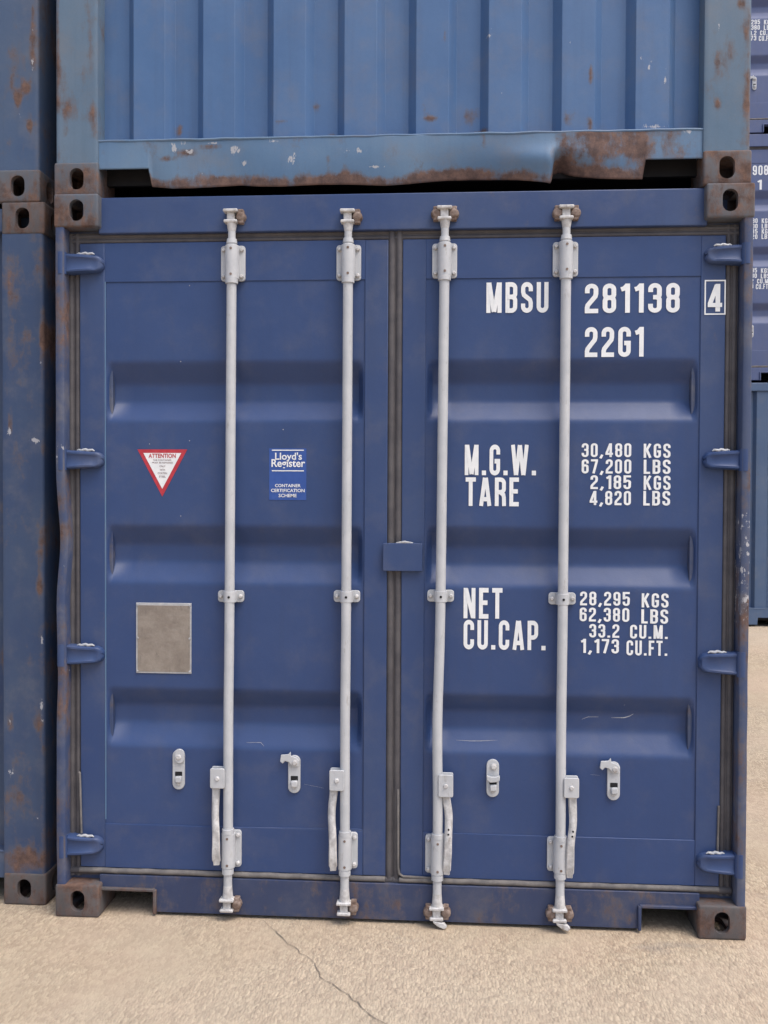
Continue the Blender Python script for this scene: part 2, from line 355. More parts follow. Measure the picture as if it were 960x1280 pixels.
# ------------------------------------------------------------------ stencil lettering (condensed gothic drawn from strokes)
TH = .152
def arc(cx, cy, rx, ry, a0, a1, n=7): return [(cx+rx*math.cos(math.radians(a0+(a1-a0)*k/n)), cy+ry*math.sin(math.radians(a0+(a1-a0)*k/n))) for k in range(n+1)]
def glyph(ch):
    w = .43; a = TH/2; L, R, B, T = a, w-a, a*.92, 1-a*.92; m_ = w/2; rx = (R-L)/2; ry = .13
    tl = arc(m_, T-ry, rx, ry, 180, 90); tr = arc(m_, T-ry, rx, ry, 90, 0); br = arc(m_, B+ry, rx, ry, 0, -90); bl = arc(m_, B+ry, rx, ry, -90, -180)
    top = tl+tr[1:]; bot = br+bl[1:]; rb = list(reversed(bot))
    if ch in '0O': return w, [(top+bot, 1)]
    if ch == '1': return .30, [([(.30-a, 0), (.30-a, 1)], 0), ([(.015, .80), (.11, .83), (.20, .93)], 0)]
    if ch == '2': return w, [([(L, .68)]+top+[(R, .66), (R-.02, .57), (L+.02, .27), (L, .19), (L, B), (w, B)], 0)]
    if ch == '3': return w, [([(L, .70)]+top+arc(m_, .60, rx, .075, 0, -90)+[(m_-.06, .525)], 0), ([(m_-.06, .525), (m_, .525)]+arc(m_, .44, rx, .085, 90, 0)+bot+[(L, .30)], 0)]
    if ch == '4': return .47, [([(.33, 0), (.33, 1)], 0), ([(.30, .96), (.07, .27)], 0), ([(.0, .235), (.47, .235)], 0)]
    if ch == '5': return w, [([(w, T), (L, T), (L, .46)], 0), ([(L+.02, .52)]+arc(m_+.01, .50, rx, .11, 120, 0)+bot+[(L, .30)], 0)]
    if ch == '6': return w, [([(R, .70)]+list(reversed(top))+list(reversed(bot))+[(R, .46)], 0), (arc(m_, .46, rx, .11, 0, 180), 0)]
    if ch == '9': return w, [([(w-x, 1-y) for x, y in q_], 0) for q_, _ in glyph('6')[1]]
    if ch == '7': return w, [([(0, T), (R, T), (R, .86), (.16, 0)], 0)]
    if ch == '8': return w, [(top+arc(m_, .62, rx, .10, 0, -180), 1), (arc(m_, .42, rx, .10, 180, 0)+bot, 1)]
    if ch == 'M': return .56, [([(a, 0), (a, 1)], 0), ([(.56-a, 0), (.56-a, 1)], 0), ([(a+.025, .99), (.272, .03)], 0), ([(.56-a-.025, .99), (.288, .03)], 0)]
    if ch == 'B': return w, [([(L, 0), (L, 1)], 0), ([(L, T), (m_, T)]+arc(m_, T-.12, rx, .12, 90, 0)+arc(m_, .62, rx, .10, 0, -90)+[(L, .52)], 0), ([(L, .52), (m_, .52)]+arc(m_, .40, rx, .12, 90, 0)+br+[(L, B)], 0)]
    if ch == 'S': return w, [([(R, .70)]+list(reversed(top))+[(L, .68), (L+.03, .58), (R-.03, .42), (R, .33)]+bot+[(L, .30)], 0)]
    if ch == 'U': return w, [([(L, 1)]+rb+[(R, 1)], 0)]
    if ch == 'G': return w, [([(R, .68)]+list(reversed(top))+rb+[(R, .46), (m_-.01, .46)], 0)]
    if ch == 'C': return w, [([(R, .66)]+list(reversed(top))+rb+[(R, .34)], 0)]
    if ch == 'W': return .70, [([(.07, 1), (.192, .005)], 0), ([(.21, .005), (.342, .99)], 0), ([(.358, .99), (.49, .005)], 0), ([(.508, .005), (.63, 1)], 0)]
    if ch == 'T': return .40, [([(0, T), (.40, T)], 0), ([(.20, 0), (.20, 1-a)], 0)]
    if ch == 'A': return .47, [([(.072, 0), (.213, .995)], 0), ([(.398, 0), (.257, .995)], 0), ([(.12, .24), (.35, .24)], 0)]
    if ch == 'R': return w, [([(L, 0), (L, 1)], 0), ([(L, T), (m_, T)]+arc(m_, T-.13, rx, .13, 90, 0)+arc(m_, .60, rx, .11, 0, -90)+[(L, .49)], 0), ([(m_-.01, .49), (R-.02, .40), (R, .30), (R+.01, 0)], 0)]
    if ch == 'P': return w, [([(L, 0), (L, 1)], 0), ([(L, T), (m_, T)]+arc(m_, T-.13, rx, .13, 90, 0)+arc(m_, .56, rx, .13, 0, -90)+[(L, .43)], 0)]
    if ch == 'E': return .37, [([(.37, T), (L, T), (L, B), (.37, B)], 0), ([(L, .52), (.33, .52)], 0)]
    if ch == 'F': return .36, [([(.36, T), (L, T), (L, 0)], 0), ([(L, .50), (.32, .50)], 0)]
    if ch == 'L': return .36, [([(L, 1), (L, B), (.36, B)], 0)]
    if ch == 'N': return .46, [([(a, 0), (a, 1)], 0), ([(.46-a, 0), (.46-a, 1)], 0), ([(a+.02, .97), (.46-a-.02, .03)], 0)]
    if ch == 'K': return .46, [([(a, 0), (a, 1)], 0), ([(.39, 1), (a+.03, .40)], 0), ([(.19, .56), (.395, 0)], 0)]
    if ch == '.': return .17, [([(0, a), (.17, a)], 0)]
    if ch == ',': return .20, [([(.15, .17), (.03, -.10)], 0)]
    return .25, []
def stroke(mb, pts, closed, t, fx, y):
    clean = [pts[0]]
    for p in pts[1:]:
        if math.hypot(p[0]-clean[-1][0], p[1]-clean[-1][1]) > .004: clean.append(p)
    if closed and math.hypot(clean[0][0]-clean[-1][0], clean[0][1]-clean[-1][1]) < .004: clean.pop()
    n = len(clean); rows = []
    for i in range(n):
        p = Vector(clean[i]); a = Vector(clean[i-1]) if (i or closed) else None; b = Vector(clean[(i+1) % n]) if (i < n-1 or closed) else None
        d1 = (p-a).normalized() if a is not None else None; d2 = (b-p).normalized() if b is not None else None
        d1 = d1 or d2; d2 = d2 or d1
        nn = Vector((-(d1+d2).y, (d1+d2).x))
        if nn.length < .2: nn = Vector((-d1.y, d1.x))
        nn.normalize(); k = min(1.7, 1/max(.35, nn.dot(Vector((-d1.y, d1.x)))))
        o = nn*(t/2*k); rows.append((p+o, p-o))
    if closed: rows.append(rows[0])
    mb.grid([[(*fx(q), ) for q in r] for r in [[(r[0].x, r[0].y, y), (r[1].x, r[1].y, y)] for r in rows]])
def text_mesh(s, x0, x1, z0, z1, y, gap=.14):
    W = 0; items = []
    for ch in s:
        gw, st = glyph(ch); items.append((W, st)); W += gw+gap
    W -= gap; mb = MB(); k = 0
    for ox, st in items:
        for j, (pts, cl) in enumerate(st):
            fx = lambda q: (x0+(x1-x0)*(q[0]+ox)/W, y-.0005*j, z0+(z1-z0)*q[1])
            stroke(mb, pts, cl, TH, fx, 0)
    return mb
LY = .055                                     # plane of the door panels
def letter(root, s, u0, v0, u1, v1, Y=LY, dx=0, name='lettering'):
    um, vm = (u0+u1)/2, (v0+v1)/2
    x0, x1, z1, z0 = X(u0, vm, Y), X(u1, vm, Y), Z(um, v0, Y), Z(um, v1, Y)
    return text_mesh(s, x0, x1, z0, z1, Y-.0018).build(name, 'white', root, smooth=0)
def font_text(root, s, x0, x1, z0, z1, y, mat, offs=.0, name='lettering'):
    cu_ = bpy.data.curves.new('t', 'FONT'); cu_.body = s; cu_.offset = offs; cu_.resolution_u = 3
    o = bpy.data.objects.new('t', cu_); C.objects.link(o); me = ev_mesh(o); bpy.data.objects.remove(o)
    co = [v.co.copy() for v in me.vertices]
    ax, bx = min(c.x for c in co), max(c.x for c in co); ay, by = min(c.y for c in co), max(c.y for c in co)
    for v in me.vertices:
        v.co = (x0+(x1-x0)*(v.co.x-ax)/(bx-ax), y, z0+(z1-z0)*(v.co.y-ay)/(by-ay))
    return link(name, me, mat, root, smooth=0)

# ------------------------------------------------------------------ container with doors
def sliver(root, pix, Y, mat, name='scrape', off=.0012):
    """a ragged chip of bare metal or rust lying on a painted face"""
    poly = [P(u, v, Y) for u, v in pix]
    n = len(poly); mb = MB(); mb.add([(x-root.location.x, Y-off-root.location.y, z-root.location.z) for x, z in poly], [tuple(range(n))])
    return mb.build(name, mat, root, smooth=0)
def scratch(root, pts, wpx, Y, mat='steel', off=.0012):
    a, b = [], []
    n = len(pts)
    for i, (u, v) in enumerate(pts):
        p, q = pts[max(0, i-1)], pts[min(n-1, i+1)]; d = Vector((q[0]-p[0], q[1]-p[1])).normalized()
        e = wpx/2*random.uniform(.5, 1)*(.3 if i in (0, n-1) else 1)
        a.append((u-d.y*e, v+d.x*e)); b.append((u+d.y*e, v-d.x*e))
    return sliver(root, a+b[::-1], Y, mat, off=off)

UV = 640
def zc(v, Y, u=500): return Z(u, v, Y)
DZ0, DZ1 = zc(1096, .05), zc(299, .05)          # door bottom and top
SEAL = .017
def make_door_container(name, with_marks=True):
    root = empty(name, (0, 0, 0))
    castings(root, 'casting', 'casting_low')
    hull(root, 'frame')
    Yd = .05
    flL = X(80.5, UV, .005)+HW; flR = HW-X(926.5, UV, .005)
    # corner posts: an outer flange whose edge has been knocked in, and a recessed web behind the hinges
    for sx in (-1, 1):
        fw = flL if sx < 0 else flR
        p = MB().box(*sorted((sx*(HW-.010), sx*(HW-.19))), .068, .17, CH-.004, HT-CH+.004).build('corner_post', 'post', root, bevel=.003)
        rows = []
        for i in range(90):
            z = CH-.004+(HT-2*CH+.008)*i/89
            dent = 0
            if sx < 0: dent = .013*math.exp(-((z-1.36)/.15)**2)+.004*math.exp(-((z-.9)/.2)**2)+.003*noise.noise((z*4, 0, 0))
            else: dent = .003*noise.noise((z*5, 3, 0))
            xo, xi = sx*(HW-.004-max(0, dent)), sx*(HW-fw-max(0, dent)*.9)
            yy = .004+max(0, dent)*.3
            rows.append([(xo, .08, z), (xo, yy+.003, z), (xo-sx*.003, yy, z), (xi+sx*.003, yy, z), (xi, yy+.003, z), (xi, .08, z)])
        MB().grid(rows).build('flange', 'post', p, rust=lambda c: .16+.35*noise.noise((c.z*3, c.x, 1)), chip=(lambda c: .52*S_(c.z, 1.02, 1.12)*(1-S_(c.z, 1.45, 1.55))) if sx > 0 else (lambda c: .35*S_(noise.noise((c.z*5, 7, 0)), .1, .4)), smooth=60)
    # header with a folded lip, sill cut away beside the castings
    hz1, hz0 = zc(241, .034, 500), zc(287, .034, 500)
    h = MB().box(-HW+CW-.012, HW-CW+.012, .034, .12, hz0, hz1).build('header', 'frame', root, bevel=.004)
    MB().box(-HW+.02, HW-.02, .085, .135, DZ1-.03, hz0+.01).build('header_web', 'rubber', h)
    Ys = .038; sz0 = .012; sz1 = zc(1105, Ys, 500)
    nl0, nl1 = -HW+CW-.012, X(194, 1120, Ys); nr0, nr1 = X(799, 1145, Ys), HW-CW+.012
    nzt = (zc(1111, Ys, 160)+zc(1134, Ys, 830))/2
    poly = [(nl0, sz1), (nl0, nzt), (nl1, nzt), (nl1, sz0), (nr0, sz0), (nr0, nzt), (nr1, nzt), (nr1, sz1)]
    cols = 80; rows = []
    s = MB().prism(poly, Ys, Ys+.05); sl = s.build('sill', 'sill', root, bevel=.003)
    for a, b, sx in ((nl0, nl1, -1), (nr0, nr1, 1)):
        k = MB(); k.box(a, b, Ys-.012, Ys+.06, nzt-.004, nzt+.007)
        e = b if sx < 0 else a
        k.box(e-.006, e+.006, Ys-.0122, Ys+.06, sz0-.003, nzt+.0035)
        k.build('pocket_lip', 'casting_low' if sx < 0 else 'sill', sl, bevel=.003)
    # doors
    edges = {'l': (100, 131, 455, 484), 'r': (502, 531, 873, 904)}
    vz = [452, 478, 502, 526, 659, 683, 706, 731.5, 866, 889, 911.5, 938.5]
    for side in 'lr':
        a, b, c, d = (X(q, UV, Yd) for q in edges[side])
        zt, zb = (zc(349, Yd), zc(1040, Yd))
        prof = [(zb-.01, 0)]
        ins = .020
        uref = 290 if side == 'l' else 700
        zz = sorted(Z(500, v, LY+.01) for v in vz)
        dep = .045
        for k in range(3):
            z1, z2, z3, z4 = zz[4*k:4*k+4]
            prof += [(z1, 0), (z2, dep), (z3, dep), (z4, 0)]
        prof.append((zt+.01, 0))
        def lin(z):
            for (za, da), (zb_, db) in zip(prof, prof[1:]):
                if za <= z <= zb_: return da+(db-da)*(z-za)/max(1e-6, zb_-za)
            return 0
        rad_ = .013
        def dz(z): return sum(lin(z+rad_*j/4)*w_ for j, w_ in zip(range(-4, 5), (1, 2, 3, 4, 5, 4, 3, 2, 1)))/25
        zl = [prof[0][0]]
        for k in range(3): zl += [zz[4*k]-.016+(zz[4*k+3]-zz[4*k]+.032)*j/44 for j in range(45)]
        zl += [prof[-1][0]-.02*j for j in range(8)]+[prof[0][0]+.02*j for j in range(1, 8)]; zl = sorted(zl)
        xe_ = [(b-.004, 0)]+[(b+.005+ins*j/8, min(1, j/8)) for j in range(9)]
        xe_ += [(b+(c-b)*j/20, 1) for j in range(2, 19)]+[(c-.005-ins*j/8, min(1, j/8)) for j in range(8, -1, -1)]+[(c+.004, 0)]
        wav = lambda x_, z_: .0012*noise.noise((x_*2.2, z_*2.2, 9+a))
        rows = [[(x_, LY+dz(z)*e_+(wav(x_, z) if e_ == 1 and dz(z) > .001 else 0), z) for x_, e_ in xe_] for z in zl]
        dr = MB().grid(rows).build('door', 'door', root, smooth=80)
        for x0, x1 in ((a, b), (c, d)): MB().box(x0, x1, Yd, Yd+.04, DZ0+.0005, DZ1-.0005).build('stile', 'frame', dr, bevel=.003)
        MB().box(b-.001, c+.001, Yd+.0015, Yd+.04, zt, DZ1).build('rail', 'door', dr, bevel=.002)
        MB().box(b-.001, c+.001, Yd+.0015, Yd+.04, DZ0, zb).build('rail', 'door', dr, bevel=.002)
        MB().box(a+.01, d-.01, LY+.052, LY+.060, DZ0, DZ1).build('backing', 'dark', dr)
        # ribbed rubber seal round the door
        g = MB(); y0 = Yd+.002
        mid = X(493, UV, Yd)
        xa, xb = (X(84, UV, Yd), mid-.0004) if side == 'l' else (mid+.0004, HW-flR-.004)
        def strip(x0, x1, z0, z1, dy, nr=3):
            g.box(x0, x1, y0+dy+.004, y0+.028+dy, z0, z1)
            for j in range(nr):
                if z1-z0 > x1-x0: c = x0+(x1-x0)*(j+.5)/nr; g.tube([(c, y0+.0085+dy, z0), (c, y0+.0085+dy, z1)], (x1-x0)/nr*.47, 10)
                else: c = z0+(z1-z0)*(j+.5)/nr; g.tube([(x0, y0+.0085+dy, c), (x1, y0+.0085+dy, c)], (z1-z0)/nr*.47, 10)
        strip(xa, a+.001, DZ0-.034, DZ1+.036, 0 if side == 'r' else .004, 1 if side == 'r' else 2)
        strip(d-.001, xb, DZ0-.034, DZ1+.036, 0 if side == 'l' else .004, 1 if side == 'l' else 2)
        strip(xa, xb, DZ1-.001, DZ1+.036, .0015, 2); strip(xa, xb, DZ0-.030, DZ0+.001, .0015, 1)
        g.build('seal', 'rubber', dr, smooth=50)
        q = MB(); lip = zc(1086 if side == 'l' else 1088, Yd)
        pts = [(a-.002+(d-a)*i/40, y0-.004+.002*noise.noise((i*.7, 0, 5)), DZ0-.009+.0025*noise.noise((i*.5, 2, 0))) for i in range(41)]
        q.tube(pts, .0095, 10)
        q.build('seal_lip', 'rubber_dusty', dr)
        # loose seal lips
        if side == 'l':
            p1, p2 = P(99.5, 967, .04), P(101.5, 1042, .04)
            MB().tube([(p1[0]-.004, .046, p1[1]+.004), (p1[0], .043, p1[1]), (p2[0], .043, p2[1])], .0042, 8).build('seal_strip', 'rubber_dusty', dr)
        else:
            p1, p2, p3 = P(497.5, 989, .04), P(497.5, 1085, .04), P(504, 1096, .04)
            MB().tube([(p1[0], .046, p1[1]+.004), (p1[0], .043, p1[1]), (p2[0], .043, p2[1]), (p2[0]+.004, .043, p3[1]+.01), (p3[0], .043, p3[1]), (p3[0]+.12, .046, p3[1]-.004)], .0046, 8).build('seal_strip', 'rubber_dusty', dr)
            p1, p2 = P(899, 1008, .04), P(897.5, 1066, .04)
            MB().tube([(p1[0], .046, p1[1]), (p2[0], .046, p2[1])], .004, 8).build('seal_strip', 'rubber_dusty', dr)
        # hinges: forged blades with a knuckle and weld bead
        hv = ((313, 343), (559, 588), (803, 833), (1042, 1072)) if side == 'l' else ((302, 331), (559, 589), (812, 846), (1064, 1096))
        for i, (v0, v1) in enumerate(hv):
            sx = 1 if side == 'l' else -1
            ut = (127, 127, 127, 126)[i] if side == 'l' else (883, 881, 875, 873)[i]
            yh = .018
            tip = X(ut, (v0+v1)/2, yh); root_x = -sx*(HW-.006)
            z1, z0 = Z(100 if side == 'l' else 905, v0+3, yh), Z(100 if side == 'l' else 905, v1-1, yh)
            zc_ = (z0+z1)/2; hh = (z1-z0)/2
            n = 16; rows = []
            for k in range(n+1):
                t = k/n; x = root_x+(tip-root_x)*t
                half = hh*(1-.24*t) if t < .8 else hh*.81*math.sqrt(max(.0, 1-((t-.8)/.2)**2*.80))
                yf = yh-.006*math.sin(min(1, t*1.25)*math.pi)+(.022 if t > .97 else .012*max(0, (t-.62)/.38)**2)
                ri = .0045*S_(t, .10, .22)*(1-S_(t, .80, .92))
                rows.append([(x, .062, zc_-half), (x, yf+.007, zc_-half), (x, yf+.0005, zc_-half+.005), (x, yf, zc_-half+.011), (x, yf+ri, zc_-half+.016), (x, yf+ri, zc_+half-.016), (x, yf, zc_+half-.011), (x, yf+.0005, zc_+half-.005), (x, yf+.007, zc_+half), (x, .062, zc_+half)])
            mb = MB().grid(rows)
            L_ = len(rows[0])
            mb.f += [tuple(range(L_)), tuple(range(n*L_, (n+1)*L_))]
            mb.tube([(root_x+sx*.016, .020, z0-.002), (root_x+sx*.016, .020, z1+.002)], .0185, 14)
            ho = mb.build('hinge', 'frame', dr, smooth=45)
            wb = MB(); pts = []
            for k in range(9):
                t = .42+.40*k/8; pts.append((root_x+(tip-root_x)*t, yh+.008, zc_+hh*(.98-.05*abs(k-4)/4)+.002*math.sin(k*2.1)))
            wb.tube(pts, [.002, .004, .005, .0055, .005, .0055, .005, .004, .002], 8).build('hinge_weld', 'plate_rim', dr)
    # overlap plate between the two doors
    x0, x1, z1, z0 = X(478.5, 695, .03), X(528, 695, .03), Z(500, 679, .03), Z(500, 714, .03)
    lp = MB().prism(rrect((x0+x1)/2, (z0+z1)/2, x1-x0, z1-z0, .004, 3), .030, .040); lp.box(x1-.03, x1-.006, .0405, .052, z0+.004, z1-.004)
    lo = lp.build('overlap_plate', 'frame', root, bevel=.002)
    xw = X(495, 677, .03)
    MB().tube([(xw, .034, z1+.001), (xw+.03, .033, z1+.004), (xw+.06, .034, z1+.001)], [.002, .005, .002], 8).build('weld', 'steel', lo)

    # locking bars
    yr = .020; RR = .0175
    bars = [  # top u, bottom u, hub side, handle u's
        dict(t=289.5, b=285, cam=(275, 262, 283), vb=(304, 350), vm=746, vl=(1040, 1086), ve=1106, side=-1, hub=(270, 960, 985), han=[(269, 984), (268, 1010), (270, 1040), (270, 1082)], fl=(0, 1)),
        dict(t=435, b=431, cam=(425, 262, 283), vb=(303, 349), vm=746, vl=(1043, 1088), ve=1110, side=-1, hub=(419, 962, 988), han=[(417, 988), (414, 1022), (416, 1048), (416, 1089)], fl=(0, 1)),
        dict(t=555.5, b=547, cam=(545, 258, 280), vb=(301, 346), vm=745.5, vl=(1046, 1094), ve=1116, side=1, hub=(558, 968, 996), han=[(557, 996), (561, 1026), (560, 1052), (558, 1094)], fl=(1, 1)),
        dict(t=707.5, b=700.5, cam=(696, 257, 280), vb=(299, 344), vm=749, vl=(1049, 1092), ve=1118, side=1, hub=(715, 972, 997), han=[(716, 997), (717, 1034), (713, 1056), (712, 1098)], fl=(1, 0)),
    ]
    for bi, B_ in enumerate(bars):
        xt, zt = P(B_['t'], 350, yr); xb, zb = P(B_['b'], 1060, yr)
        def bx(z): return xb+(xt-xb)*(z-zb)/(zt-zb)
        ztop = Z(B_['t'], B_['cam'][1], yr); zbot = Z(B_['b'], B_['ve'], yr)
        zB1, zB0 = Z(B_['t'], B_['vb'][0], yr), Z(B_['t'], B_['vb'][1], yr)
        zL1, zL0 = Z(B_['b'], B_['vl'][0], yr), Z(B_['b'], B_['vl'][1], yr)
        pts, rad = [], []
        bend = .006 if bi == 2 else .0015
        def xx(z): return bx(z)-bend*math.exp(-((z-.72)/.22)**2)
        zs = [zL0-.005+(zB1-zL0+.01)*k/40 for k in range(41)]
        pts = [(xx(z), yr, z) for z in zs]; rad = [RR]*41
        pre = [(xx(zbot), yr, zbot), (xx(zbot), yr, zL0-.012), (xx(zL0), yr, zL0-.012)]
        bar = MB().tube(pts, rad, 18)
        zk = ztop-.055
        bar.tube([(xx(zB1), yr, zk), (xx(zB1), yr, zB1-.003), ], .0135, 14)
        bar.tube([(xx(zB1), yr, zB1-.002), (xx(zB1), yr, zB1+.014)], [.0195, .0175], 16)
        bar.tube([(xx(zB0), yr, zB0-.013), (xx(zB0), yr, zB0+.004)], .0225, 18)
        bar.tube([(xx(zL1), yr, zL1-.004), (xx(zL1), yr, zL1+.012)], .0215, 18)
        bar.tube([(xx(zL0), yr, zbot-.004), (xx(zL0), yr, zL0-.004)], .0155, 14)
        bar.tube([(xx(zL0), yr, zL0-.016), (xx(zL0), yr, zL0+.003)], .021, 16)
        bo = bar.build('locking_bar', 'bar', root, smooth=50)
        # guide brackets
        def bracket(cz, hgt, wid, sides, humpr=.024, nb=2):
            x = xx(cz); k = MB()
            wl = wid/2 if sides[0] else .018; wr = wid/2 if sides[1] else .018
            k.plate(x+(wr-wl)/2, cz, wl+wr, hgt, .011, .040, .0515)
            hs = []
            for i in range(11):
                a = math.pi*i/10; hs.append((x-humpr*math.cos(a), yr+.004-humpr*math.sin(a)))
            sec = [(x-humpr, .045)]+hs+[(x+humpr, .045)]
            n = len(sec); h2 = hgt/2*.94
            k.add([(px_, py_, cz-h2) for px_, py_ in sec]+[(px_, py_, cz+h2) for px_, py_ in sec], [tuple(range(n)), tuple(range(2*n-1, n-1, -1))]+[(i, (i+1) % n, n+(i+1) % n, n+i) for i in range(n)])
            b_ = k.build('guide_bracket', 'bar', bo, bevel=.0015, smooth=45)
            bl = MB()
            for sd_, on in ((-1, sides[0]), (1, sides[1])):
                if not on: continue
                for j in ((-1, 1) if nb == 2 else (0,)):
                    X0 = x+sd_*(wid/2-.011); Z0 = cz+j*(hgt/2-.016)
                    bolt = MB(); bolt.tube([(X0, .041, Z0), (X0, .033, Z0), (X0, .0295, Z0)], [.0075, .0075, .0045], 8); bolt.build('bolt', 'cam', bo)
            for j in ((-.36, .36) if nb == 2 else (0,)):
                yk = yr+.004-humpr
                MB().tube([(x+.001, yk-.0016, cz+hgt*j), (x+.001, yk+.004, cz+hgt*j)], .0045, 10).build('rivet', 'keeper' if nb == 2 else 'dark', bo)
        bracket((zB0+zB1)/2-.002, zB1-zB0-.004, .087, (1, 1))
        zm = Z(B_['t']+(B_['b']-B_['t'])*.55, B_['vm'], yr)
        bracket(zm, .042, .094, (1, 1), .0225, 1)
        bracket((zL0+zL1)/2, zL1-zL0, .087, B_['fl'])
        # cams and keepers, top and bottom
        for top in (1, 0):
            zz0 = ztop if top else zbot; s_ = 1 if top else -1
            x = xx(zB1) if top else xx(zL0)
            sd2 = -B_['side']
            c = MB()
            zt_ = zz0-.004 if top else zz0-.048
            c.plate(x-.002, zt_-.005+.002, .052, .011, .004, yr-.022, .034)
            c.plate(x-.002, zt_-.040, .048, .011, .004, yr-.020, .032)
            c.box(x-.016, x+.012, yr-.012, .034, zt_-.042, zt_-.004)
            if top: c.tube([(x, yr, zt_-.075), (x, yr, zt_-.060), (x, yr, zt_-.04)], [.0135, .016, .019], 14)
            else: c.tube([(x, yr, zt_-.002), (x, yr, zt_+.022), (x, yr, zt_+.05)], [.020, .0175, .0155], 14)
            if not top and bi >= 2:
                c.prism([(x-.015, zt_-.045), (x+.025, zt_-.052), (x+.036, zt_-.064), (x+.026, zt_-.074), (x+.004, zt_-.066), (x-.012, zt_-.054)], yr-.02, yr-.004)
            c.build('cam', 'cam', bo, bevel=.003, smooth=45)
            for e in ((1,) if bi < 2 else (-1, 1)):
                k = MB(); kx = x+e*(.032 if bi < 2 else .031)
                k.tube([(kx, .039, zt_-.022), (kx, yr-.006, zt_-.022), (kx, yr-.012, zt_-.022)], [.018, .018, .012], 12)
                k.box(kx-.010, kx+.010, .012, .039, zt_-.046, zt_+.004)
                k.build('keeper', 'keeper', bo, bevel=.003, smooth=45)
        # handle hub and pressed steel handle
        uh, v0, v1 = B_['hub']; yh = .004
        hx, hz1 = P(uh, v0, yh); _, hz0 = P(uh, v1, yh); sd_ = B_['side']
        k = MB(); hw = .052; cxh = hx+(.006 if sd_ < 0 else -.002)
        k.plate(cxh, (hz0+hz1)/2, hw, hz1-hz0, .006, -.004, .004)
        k.plate(cxh, (hz0+hz1)/2, hw, hz1-hz0, .006, .024, .032)
        xe = cxh+sd_*(hw/2-.004); k.box(*sorted((xe, xe+sd_*.004)), -.002, .030, hz0+.006, hz1-.008)
        k.box(*sorted((xx(hz0), cxh)), .0045, .0235, hz0+.008, hz1-.012)
        hb = k.build('handle_hub', 'bar', bo, bevel=.002)
        MB().tube([(cxh, -.0095, (hz0+hz1)/2), (cxh, -.003, (hz0+hz1)/2)], [.006, .009], 10).build('pivot_bolt', 'cam', bo)
        pts = [P(u, v, yh) for u, v in B_['han']]
        rows = []; n = 36
        for i in range(n+1):
            t = i/n; s3 = t*3; j = min(2, int(s3)); f = s3-j; f = f*f*(3-2*f)
            x = pts[j][0]+(pts[j+1][0]-pts[j][0])*f; z = pts[0][1]+.016+(pts[3][1]-pts[0][1]-.016)*t
            wd = .0155*(1-.12*math.sin(t*math.pi))*(1 if t < .97 else .75)
            ridge = .007*math.sin(min(1, max(0, (t-.12)/.55))*math.pi)
            yb = .013-.016*S_(t, .25, .65)+.010*S_(t, .85, 1)
            tw = .35*sd_*math.sin(t*5)
            row = []
            for dx_, dy_ in ((-1, .007), (-.75, -.001), (-.3, -ridge), (.3, -ridge), (.75, -.001), (1, .007), (.8, .010), (-.8, .010)):
                row.append((x+dx_*wd, yb+dy_+dx_*wd*tw*.5, z))
            rows.append(row+[row[0]])
        mb = MB().grid(rows); mb.f += [tuple(range(8)), tuple(range(n*9, n*9+8))]
        mb.build('handle', 'cam', bo, smooth=50)
        for tt in ((.45, .52) if bi >= 2 else ()):
            r_ = rows[int(tt*n)]; px_ = (r_[2][0]+r_[3][0])/2; py_ = r_[2][1]
            MB().tube([(px_, py_-.0012, r_[0][2]), (px_, py_+.004, r_[0][2])], .0036, 8).build('rivet', 'dark', bo)

    # handle catches on the door skin
    for i, (u, v0, v1, mode) in enumerate(((223.5, 937, 986.5, 'up'), (368, 944, 991, 'flag'), (616, 949, 996, 'shut'), (767, 952, 1000, 'flag'))):
        yb = LY-.004; x, z1 = P(u, v0, yb); _, z0 = P(u, v1, yb); zc2 = (z0+z1)/2; hgt = z1-z0
        base = MB().plate(x, zc2, .044, hgt, .0215, .046, .0575, 8).build('handle_catch', 'bar', root, bevel=.002, smooth=45)
        zs_ = z0+hgt*.40
        MB().plate(x+.001, zs_, .026, .016, .002, .0452, .049, 2).build('slot', 'dark', base)
        MB().prism([(x-.010, zs_-.030), (x+.013, zs_-.030), (x+.013, zs_-.006), (x-.010, zs_-.008)], .032, .048).build('hook', 'bar', base, bevel=.004)
        MB().tube([(x, .0475, z0+.022), (x, .042, z0+.022)], [.009, .006], 10).build('rivet', 'cam', base)
        zp = z1-.024
        lv = MB()
        if mode == 'up': lv.prism(rrect(x+.006, zp+.004, .036, .052, .017, 6), .036, .043)
        elif mode == 'flag':
            sgn = -1
            lv.prism([(x+.018, zp-.012), (x+.020, zp+.008), (x+.008, zp+.020), (x-.010, zp+.024), (x-.012, zp+.040), (x-.020, zp+.030), (x-.046, zp+.028), (x-.050, zp+.004), (x-.040, zp-.004), (x-.032, zp+.006), (x-.018, zp+.002), (x-.004, zp-.014)], .036, .043)
        else:
            lv.prism([(x-.022, zs_+.028), (x-.006, zs_+.022), (x+.008, zs_+.022), (x+.024, zs_+.027), (x+.024, zs_+.010), (x+.010, zs_+.004), (x-.010, zs_+.002), (x-.022, zs_+.012)], .030, .043)
        lv.build('catch_lever', 'bar', base, bevel=.002)
        MB().tube([(x+.003, .046, zp), (x+.003, .036, zp), (x+.003, .0315, zp)], [.011, .011, .007], 12).build('pivot', 'cam', base)
    return root

